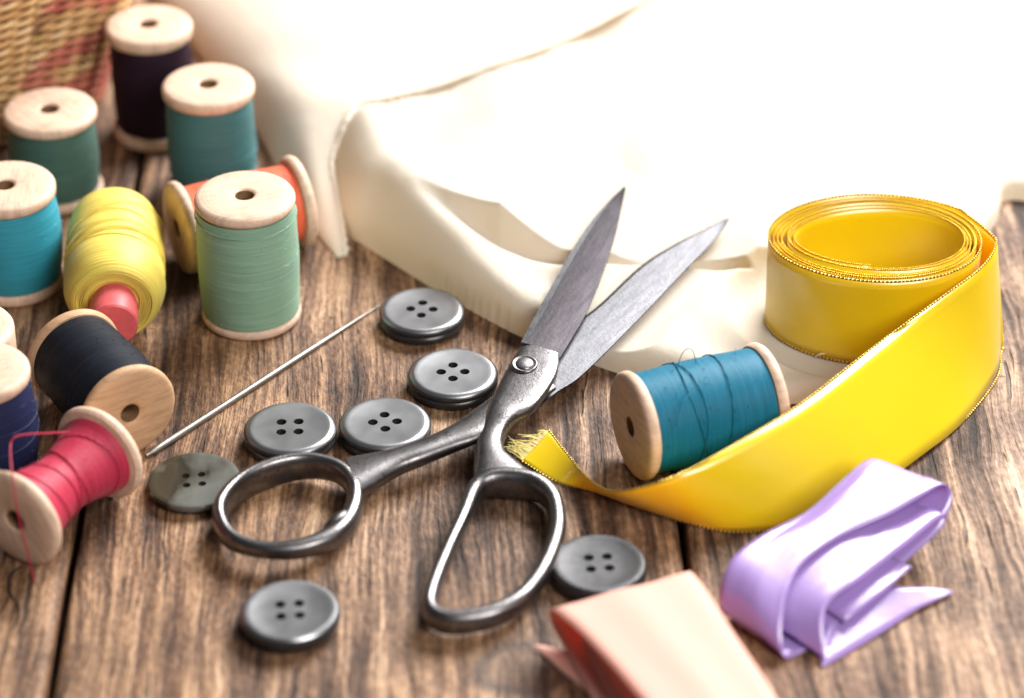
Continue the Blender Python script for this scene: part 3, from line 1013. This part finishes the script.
# ------------------------------------------------------------------ purple and peach ribbons
def purple_ribbon():
    m = mat_satin('lavender_satin', (0.43, 0.285, 0.65), transl=0.22, rough=0.26, tc=(0.60, 0.22, 0.70))
    o0 = at(724, 612, 0.0)
    root = thing('satin_ribbon', 'lavender satin ribbon folded into a loose bundle with a pointed tail', 'ribbon', o0)
    # the folded band: back edge, front edge, row by row; outer turn first
    rows = [((840, 560, .10), (860, 610, .10)), ((790, 580, .12), (820, 640, .10)), ((745, 600, .12), (795, 655, .06)), ((724, 612, .32), (784, 657, .14)), ((719, 599, .72), (782, 642, .50)), ((723, 577, 1.12), (783, 616, .92)), ((736, 555, 1.42), (787, 592, 1.18)), ((765, 532, 1.55), (803, 564, 1.32)),
            ((807, 510, 1.55), (840, 538, 1.40)), ((838, 484, 1.62), (888, 515, 1.55)), ((862, 463, 1.68), (922, 495, 1.65)), ((873, 457, 1.58), (942, 486, 1.55)), ((878, 462, 1.30), (951, 493, 1.28)), ((874, 474, 1.0), (950, 508, 1.0)),
            ((850, 502, .72), (932, 530, .74)), ((800, 548, .46), (890, 564, .50)), ((765, 590, .28), (845, 612, .30)), ((752, 614, .22), (827, 656, .08)), ((747, 608, .45), (825, 646, .38)), ((751, 592, .80), (823, 623, .72)), ((766, 571, 1.06), (831, 602, .92)),
            ((800, 545, 1.20), (862, 580, 1.02)), ((840, 515, 1.26), (905, 545, 1.14)), ((864, 490, 1.26), (938, 518, 1.14)), ((871, 487, 1.06), (947, 518, .95)), ((865, 496, .80), (938, 533, .70)), ((830, 530, .56), (900, 566, .48)), ((800, 565, .40), (868, 600, .32)), ((790, 588, .36), (846, 622, .24)), ((800, 590, .52), (850, 618, .45)), ((835, 565, .72), (885, 590, .60)), ((860, 540, .78), (912, 566, .66))]
    P = cr([(*at(*p), *at(*q)) for p, q in rows], 9)
    V, F, UV = sheet([Vector(p[:3]) for p in P], [Vector(p[3:]) for p in P], 12, lambda u, t: Vector((0, 0, .045 * math.sin(46 * u + 3 * t) + .05 * math.sin(math.pi * t) + (.022 * math.sin(9 * t + 17 * u) + .010 * math.sin(27 * t + 31 * u)))))
    rb = mk('ribbon_band', V, F, m, root, o0, sharp=80, uv=UV); solidify(rb, 0.014)
    tl = [((812, 622, .22), (822, 668, .03)), ((845, 597, .36), (852, 651, .03)), ((880, 585, .38), (885, 631, .05)), ((905, 587, .30), (915, 611, .09)), ((932, 588, .20), (937, 600, .10)), ((952, 591, .09), (952.5, 593, .07))]
    P = cr([(*at(*a), *at(*b)) for a, b in tl], 8)
    V, F, UV = sheet([Vector(p[:3]) for p in P], [Vector(p[3:]) for p in P], 6)
    tb = mk('ribbon_tail', V, F, m, root, o0, sharp=80, uv=UV); solidify(tb, 0.03)


purple_ribbon()


def peach_ribbon():
    m = mat_satin('peach_satin', (0.91, 0.555, 0.455), spec=0.28, transl=0.28, rough=0.6, weave=(20, 20), tc=(0.95, 0.25, 0.06))
    o0 = at(620, 640, 0.0)
    root = thing('satin_ribbon', 'wide peach pink satin ribbon folded into a flat loop, cut off at front', 'ribbon', o0)
    rows = [((735, 800, 1.75), (850, 830, 1.8)), ((690, 752, 1.70), (812, 758, 1.75)), ((639, 698, 1.6), (776, 698, 1.68)), ((614, 669, 1.55), (757, 668, 1.64)), ((581, 634, 1.48), (730, 628, 1.58)), ((560, 616, 1.40), (706, 590, 1.5)), ((551, 610, 1.2), (692, 573, 1.35)),
            ((550, 616, .85), (688, 574, 1.0)), ((554, 629, .5), (690, 582, .6)), ((563, 645, .3), (698, 600, .35)), ((578, 672, .16), (716, 640, .16)), ((593, 702, .12), (738, 705, .12)), ((625, 770, .12), (775, 780, .12))]
    P = cr([(*at(*p), *at(*q)) for p, q in rows], 8)
    V, F, UV = sheet([Vector(p[:3]) for p in P], [Vector(p[3:]) for p in P], 12, lambda u, t: Vector((0, 0, .08 * math.sin(math.pi * t) * (u < .5) + .02 * math.sin(14 * t + 3 * u))))
    rb = mk('ribbon_band', V, F, m, root, o0, sharp=80, uv=UV); solidify(rb, 0.035)
    rows = [((700, 790, 1.1), (800, 800, 1.3)), ((628, 700, 1.05), (765, 705, 1.25)), ((606, 668, .95), (735, 655, 1.15)), ((588, 645, .78), (705, 610, .95)), ((582, 640, .6), (700, 600, .75)), ((586, 650, .42), (703, 610, .5)), ((602, 685, .30), (725, 660, .3)), ((640, 760, .26), (780, 770, .26))]
    P = cr([(*at(*p), *at(*q)) for p, q in rows], 8)
    V, F, UV = sheet([Vector(p[:3]) for p in P], [Vector(p[3:]) for p in P], 8)
    rb2 = mk('inner_fold', V, F, m, root, o0, sharp=80, uv=UV); solidify(rb2, 0.035)
    tl = [((533, 644, .10), (545, 656, .03)), ((555, 648, .14), (563, 672, .03)), ((585, 655, .12), (585, 690, .03)), ((620, 670, .1), (615, 715, .03))]
    P = cr([(*at(*a), *at(*b)) for a, b in tl], 6)
    V, F, UV = sheet([Vector(p[:3]) for p in P], [Vector(p[3:]) for p in P], 4)
    tb = mk('ribbon_tail', V, F, m, root, o0, sharp=80, uv=UV); solidify(tb, 0.03)


peach_ribbon()

# ------------------------------------------------------------------ cloth
def seg_dist(X, Y, poly, closed=False):
    """Distance of grid points to a polyline."""
    best = np.full(X.shape, 1e9)
    n = len(poly)
    for i in range(n if closed else n - 1):
        ax, ay = poly[i][0], poly[i][1]; bx, by = poly[(i + 1) % n][0], poly[(i + 1) % n][1]
        vx, vy = bx - ax, by - ay
        t = np.clip(((X - ax) * vx + (Y - ay) * vy) / (vx * vx + vy * vy + 1e-12), 0, 1)
        best = np.minimum(best, np.hypot(X - ax - t * vx, Y - ay - t * vy))
    return best


def inside(X, Y, poly):
    c = np.zeros(X.shape, bool); n = len(poly)
    for i in range(n):
        ax, ay = poly[i][0], poly[i][1]; bx, by = poly[(i + 1) % n][0], poly[(i + 1) % n][1]
        cond = ((ay > Y) != (by > Y)) & (X < (bx - ax) * (Y - ay) / (by - ay + 1e-12) + ax)
        c ^= cond
    return c


def sstep(a, b, x):
    t = np.clip((x - a) / (b - a), 0, 1); return t * t * (3 - 2 * t)


bpx = [(326, 150), (330, 195), (344, 230), (368, 247), (398, 266), (438, 291), (480, 315), (520, 336), (560, 353), (600, 367), (650, 383), (700, 394), (760, 404), (805, 402), (850, 386), (890, 350), (930, 305), (975, 250), (996, 222), (1004, 201), (1040, 202), (1100, 205)]
bnd = [tuple(p)[:2] for p in cr([at(*p)[:2] for p in bpx], 6)]
CFULL = bnd + [(40, 20), (40, 62), (-24, 62), (-14, 30), (-7.5, 16)]
CPOLY = bnd + [(40, 20), (40, 62)] + [tuple(at(*p)[:2]) for p in ((700, -150, 3.4), (560, -70, 3.2), (450, 8, 3), (385, 60, 2.8), (332, 92, 2.4))]


def pline(pts, z=1.8): return [tuple(at(px, py, z)[:2]) for px, py in pts]


CREASE_A = pline([(420, 208), (450, 220), (500, 234), (560, 243), (620, 246), (700, 244), (800, 238), (900, 226), (1010, 206)], 1.6)
CREASE_TRI = pline([(425, 206), (470, 214), (520, 228), (575, 243), (640, 246)], 1.9)
RIDGE_1 = pline([(362, 130), (382, 170), (415, 208), (460, 248), (520, 290)], 1.8)
RIDGE_2 = pline([(420, 170), (480, 200), (560, 222), (640, 232)], 2.6)
VALE_1 = pline([(410, 165), (470, 160), (540, 150), (620, 170)], 3.0)
TIPA, TIPB, PIV = at(625, 187, 1.9), at(728, 218, 1.6), at(525, 371, 1.0)


def h1(X, Y, poly=None):
    X = np.asarray(X, float); Y = np.asarray(Y, float)
    d = seg_dist(X, Y, bnd)
    ins = inside(X, Y, CFULL)
    d = np.where(ins, d, -d)
    side = sstep(9.5, 3.5, X)                        # thick on the left, thin by the ribbon roll
    H0 = 0.42 + 0.62 * sstep(8.5, 3.0, X) + 1.0 * sstep(0.8, -3.6, X)
    rr = 0.45 + 0.45 * side + 0.55 * sstep(0.8, -3.6, X)
    q = np.clip(d / rr, 0, 1)
    h = H0 * np.sqrt(np.clip(1 - (1 - q) ** 2.2, 0, 1))
    h = h + 0.055 * np.clip(d - 1.0, 0, 7) + 0.20 * np.clip(d - 7, 0, 40)
    # behind the crease the next fold lies higher
    ya = np.interp(X, [p[0] for p in CREASE_A], [p[1] for p in CREASE_A])
    behind = Y - ya
    amp = 1.05 * sstep(-3.3, 0.2, X) * (1 - 0.82 * sstep(1.0, 3.4, X))
    h = h + amp * np.clip((behind + .02) / (0.42 - 0.26 * sstep(1.0, 3.0, X)), 0, 1) ** 1.3 / 1.0 + 0.10 * amp * np.exp(-((behind - 1.1) / 0.7) ** 2)
    h = h - 0.22 * sstep(1.0, 3.0, X) * np.exp(-((behind + 0.02) / 0.13) ** 2)
    h = h - (0.05 + 0.25 * amp) * sstep(-2.6, -.6, X) * np.exp(-((behind + 0.10) / 0.26) ** 2)
    h = h + 0.34 * np.exp(-(seg_dist(X, Y, RIDGE_1) / 0.8) ** 2)
    h = h + 0.16 * np.exp(-(seg_dist(X, Y, RIDGE_2) / 1.0) ** 2)
    h = h + 0.07 * np.sin(0.9 * X + 0.5 * Y + 1.0) * sstep(.5, 3, d) + 0.04 * np.sin(1.7 * X - 1.1 * Y) * sstep(.5, 3, d)
    h = h + 0.05 * np.sin(2.2 * X + 1.3 * Y) * sstep(.6, 1.6, d) * sstep(6, 2, d)
    rw = random.Random(12)
    for _ in range(9):
        a_ = rw.uniform(0, math.pi); wl = rw.uniform(1.3, 3.6)
        h = h + 0.012 * wl ** 0.8 * np.sin((X * math.cos(a_) + Y * math.sin(a_)) * 2 * math.pi / wl + 1.2 * np.sin(0.5 * X - 0.37 * Y + wl)) * sstep(.3, 1.6, d) * (0.45 + 0.55 * sstep(7, 3, Y))
    # carried things press it down
    for tip in (TIPA, TIPB):
        ds = seg_dist(X, Y, [tuple(PIV)[:2], tuple(tip)[:2]])
        cap = (1.15 + 0.10 * (Y + 1.0)) - (0.62 if tip is TIPB else 0.28)
        cap = cap + 1.6 * sstep(0.5, 4.5, ds)
        h = np.minimum(h, cap)
    e = np.hypot((X - roll_c.x - .2) / 3.7, (Y - roll_c.y) / 3.1)
    h = np.minimum(h, ROLL_Z - 0.02 + 4.0 * sstep(1.0, 1.8, e))
    h = np.where(d < 0, np.maximum(-1.0, d * 4), h)
    return h


def cloth():
    cr_ = mat_cloth('cream_cotton', (0.92, 0.85, 0.73), 0.42)
    origin = at(620, 200, 0)
    nx, ny = 470, 470
    xs = np.linspace(-9.5, 24, nx)
    ys = np.concatenate([np.linspace(-4, 16, 370), np.linspace(16.2, 60, ny - 370)])
    X, Y = np.meshgrid(xs, ys)
    H = h1(X, Y)
    d = seg_dist(X, Y, bnd)
    ins = inside(X, Y, CPOLY)
    keep = ins | ((d < 0.35) & ~inside(X, Y, CFULL))
    idx = -np.ones(X.shape, int)
    V, F = [], []
    for j in range(ny):
        for i in range(nx):
            if keep[j, i]:
                idx[j, i] = len(V); V.append((X[j, i], Y[j, i], H[j, i]))
    for j in range(ny - 1):
        for i in range(nx - 1):
            q = (idx[j, i], idx[j, i + 1], idx[j + 1, i + 1], idx[j + 1, i])
            if min(q) >= 0: F.append(q)
    root = thing('cotton_cloth', 'cream cotton cloth heaped in soft folds with a raw torn edge', 'cloth', origin)
    mk('front_layer', V, F, cr_, root, origin, sharp=180)

    # the layer lying over it from the back, with the raw edge
    wh = mat_cloth('pale_cotton', (0.86, 0.80, 0.70), 0.3)
    E0 = [(780, -60), (700, -25), (640, 2), (560, 42), (480, 71), (420, 91), (380, 99)]
    E = [on(px, py, lambda x, y: float(h1(x, y)) + 0.09) for px, py in E0]
    zt = E[-1].z
    E += [at(358, 107, zt * .97), at(344, 133, zt * .80), at(332, 157, zt * .62), at(336, 190, zt * .40), at(342, 225, zt * .18), at(345, 256, .05)]
    Lp = [(60, -150), (110, -90), (138, -30), (160, 8), (190, 45), (218, 80), (244, 112), (262, 140), (276, 168), (292, 195), (308, 220), (325, 243), (338, 258)]
    Lg = [at(px, py, 0.0) for px, py in Lp]
    S = cr([(*e, *l) for e, l in zip(E, Lg)], 12)
    n = len(S); m = 60
    V, F, TT = [], [], []
    for i, s in enumerate(S):
        e, l = Vector(s[:3]), Vector(s[3:])
        u = i / (n - 1)
        wv = 0.03 * math.sin(i * .37) + .015 * math.sin(i * 1.3)
        for k in range(m + 1):
            t = k / m
            p = e.lerp(l, t)
            hz = e.z * (1 - t ** 2.4) ** 0.62
            hz += 0.035 * math.sin(7 * t + 5 * u) * math.sin(math.pi * t) * min(1, e.z / 2)
            TT.append(t)
            V.append(Vector((p.x, p.y, hz)) + (Vector((wv * .5, wv * -.4, 0)) * math.exp(-(t / .04) ** 2)))
    A = np.array([(v.x, v.y) for v in V])
    hh = h1(A[:, 0], A[:, 1]) + 0.08
    for i in range(len(V)):
        w_ = float(sstep(.30, .08, TT[i]))
        if hh[i] > .3: V[i].z += max(0.0, hh[i] - V[i].z) * w_
    for i in range(n - 1):
        for k in range(m):
            a = i * (m + 1) + k
            F.append((a, a + 1, a + m + 2, a + m + 1))
    o = mk('top_layer', V, F, wh, root, origin, sharp=180)
    solidify(o, .06)
    # fuzzy raw edge
    rnd = random.Random(3)
    edge = [V[i * (m + 1)] for i in range(n)]
    parts = [tube(edge, [0.055 + .04 * min(1, max(0, (i / n - .5) * 6)) + .012 * math.sin(i * 1.7) for i in range(n)], 6)]
    for i in range(0, n - 3, 1):
        if rnd.random() < .5:
            p = edge[i]; dd = Vector((rnd.uniform(-.1, .35), rnd.uniform(-.35, .05), rnd.uniform(-.12, .02)))
            parts.append(tube([p, p + dd * .5 + Vector((0, 0, .02)), p + dd], [.018, .014, .006], 4))
    q = [at(815, 357, .35), at(820, 354, .5), at(827, 354, .5), at(830, 358, .4), at(838, 358, .4), at(845, 362, .3)]
    parts.append(tube([Vector(p) for p in cr(q, 6)], .022, 5))
    v, f = join(*parts); mk('raw_edge', v, f, wh, root, origin)


cloth()


# ------------------------------------------------------------------ basket
def basket():
    P0, P1 = at(-60, 176, 0), at(111, 102, 0)
    d = (P1 - P0).normalized(); nrm = Vector((d.y, -d.x, 0))     # faces the camera side
    if nrm.y > 0: nrm = -nrm
    wdt, dep = 15.0, 11.0
    c = P1 - d * (wdt / 2) - nrm * (dep / 2)
    root = thing('wicker_basket', 'woven straw basket with red bands in the far left corner', 'basket', c)
    rad = 1.1
    path = []
    for sx, sy, a0 in ((1, 1, 0), (-1, 1, 90), (-1, -1, 180), (1, -1, 270)):
        for k in range(9):
            a = math.radians(a0 + 90 * k / 8)
            path.append((sx * (wdt / 2 - rad) + rad * math.cos(a), sy * (dep / 2 - rad) + rad * math.sin(a)))
    # dense resample
    P = [np.array(p) for p in path]; dens = []
    for i in range(len(P)):
        a, b = P[i], P[(i + 1) % len(P)]; k = max(1, int(np.linalg.norm(b - a) / .14))
        dens += [a + (b - a) * q / k for q in range(k)]
    n = len(dens); rows = 50; pitch = 0.165
    cum = [0]
    for i in range(1, n): cum.append(cum[-1] + np.linalg.norm(dens[i] - dens[i - 1]))
    total = cum[-1] + .14; ns = int(total / .62); ns -= 1 - ns % 2
    V, F, UV = [], [], []
    ux, uy = d, -nrm
    for j in range(rows):
        z = .14 + j * pitch
        fl = 1 + 0.038 * z
        off = len(V)
        for i in range(n):
            ph = math.pi * (cum[i] / total * ns + j)
            out = 0.11 * math.sin(ph)
            q = dens[i]; t = dens[(i + 1) % n] - dens[i - 1]; t = t / np.linalg.norm(t); nn = np.array([t[1], -t[0]])
            for k in range(6):
                a = 2 * math.pi * k / 6
                p2 = q * fl + nn * (out + 0.07 * math.cos(a))
                V.append(c + ux * p2[0] + uy * p2[1] + Vector((0, 0, z + 0.092 * math.sin(a))))
                UV.append((cum[i], j))
        for i in range(n):
            i2 = (i + 1) % n
            for k in range(6):
                k2 = (k + 1) % 6
                F.append((off + i * 6 + k, off + i * 6 + k2, off + i2 * 6 + k2, off + i2 * 6 + k))
    mk('woven_wall', V, F, mat_weave(), root, c, uv=UV)
    stk = mat_plain('basket_stake', (0.30, 0.17, 0.08), .7, nz=.25)
    parts = []
    for s in range(ns):
        i = int((s + .0) / ns * n) % n
        q = dens[i]
        parts.append(tube([c + ux * q[0] * (1 + 0.038 * z) + uy * q[1] * (1 + 0.038 * z) + Vector((0, 0, z)) for z in (0.02, 4, 8.2)], .08, 5))
    v, f = join(*parts); mk('stakes', v, f, stk, root, c)
    # inner lining and floor
    V, F = [], []
    for z in (0.03, 8.1):
        for q in dens: V.append(c + ux * q[0] * (1 + 0.038 * z) * .965 + uy * q[1] * (1 + 0.038 * z) * .955 + Vector((0, 0, z)))
    for i in range(n): F.append((i, (i + 1) % n, n + (i + 1) % n, n + i))
    F.append(tuple(range(n)))
    mk('lining', V, F, mat_plain('basket_lining', (0.16, 0.07, 0.04), .8, nz=.3), root, c)
    V, F = tube([c + ux * q[0] * 1.31 + uy * q[1] * 1.31 + Vector((0, 0, 8.3)) for q in dens], .3, 8, closed=True)
    mk('rim', V, F, stk, root, c)


basket()

# ------------------------------------------------------------------ camera, light, view
cam = bpy.data.cameras.new('camera'); co = bpy.data.objects.new('camera', cam); COL.objects.link(co)
co.location = CAM * SC
co.rotation_euler = (math.pi / 2 - PITCH, 0, 0)
cam.lens = LENS; cam.sensor_width = 36.0; cam.sensor_fit = 'HORIZONTAL'
cam.clip_start = 0.02; cam.clip_end = 50
cam.dof.use_dof = True
cam.dof.focus_distance = (at(535, 385, 0.8) - CAM).dot(FWD) * SC
cam.dof.aperture_fstop = 6.5
cam.dof.aperture_blades = 9
scene.camera = co


def area(name, loc, target, size, power, col=(1, 1, 1)):
    l = bpy.data.lights.new(name, 'AREA'); l.shape = 'RECTANGLE'; l.size, l.size_y = size[0] * SC, size[1] * SC
    l.energy = power; l.color = col
    o = bpy.data.objects.new(name, l); COL.objects.link(o)
    o.location = Vector(loc) * SC
    o.rotation_euler = (Vector(target) - Vector(loc)).to_track_quat('-Z', 'Y').to_euler()
    return o


area('window_light', (44, 66, 66), (3, 7, 0), (64, 50), 33.0, (1.0, 0.985, 0.96))
area('soft_fill', (44, -62, 66), (2, 0, 0), (50, 50), 9.5, (1.0, 0.97, 0.93))

w = bpy.data.worlds.new('World'); scene.world = w; w.use_nodes = True
w.node_tree.nodes['Background'].inputs[0].default_value = (0.93, 0.96, 1.0, 1)
w.node_tree.nodes['Background'].inputs[1].default_value = 0.085

scene.view_settings.view_transform = 'Standard'; scene.view_settings.look = 'None'
scene.view_settings.exposure = 0.0; scene.view_settings.gamma = 1.0
scene.render.engine = 'CYCLES'
scene.cycles.max_bounces = 12; scene.cycles.diffuse_bounces = 8; scene.cycles.glossy_bounces = 4; scene.cycles.transmission_bounces = 4
scene.cycles.use_denoising = True
scene.cycles.sample_clamp_indirect = 10.0
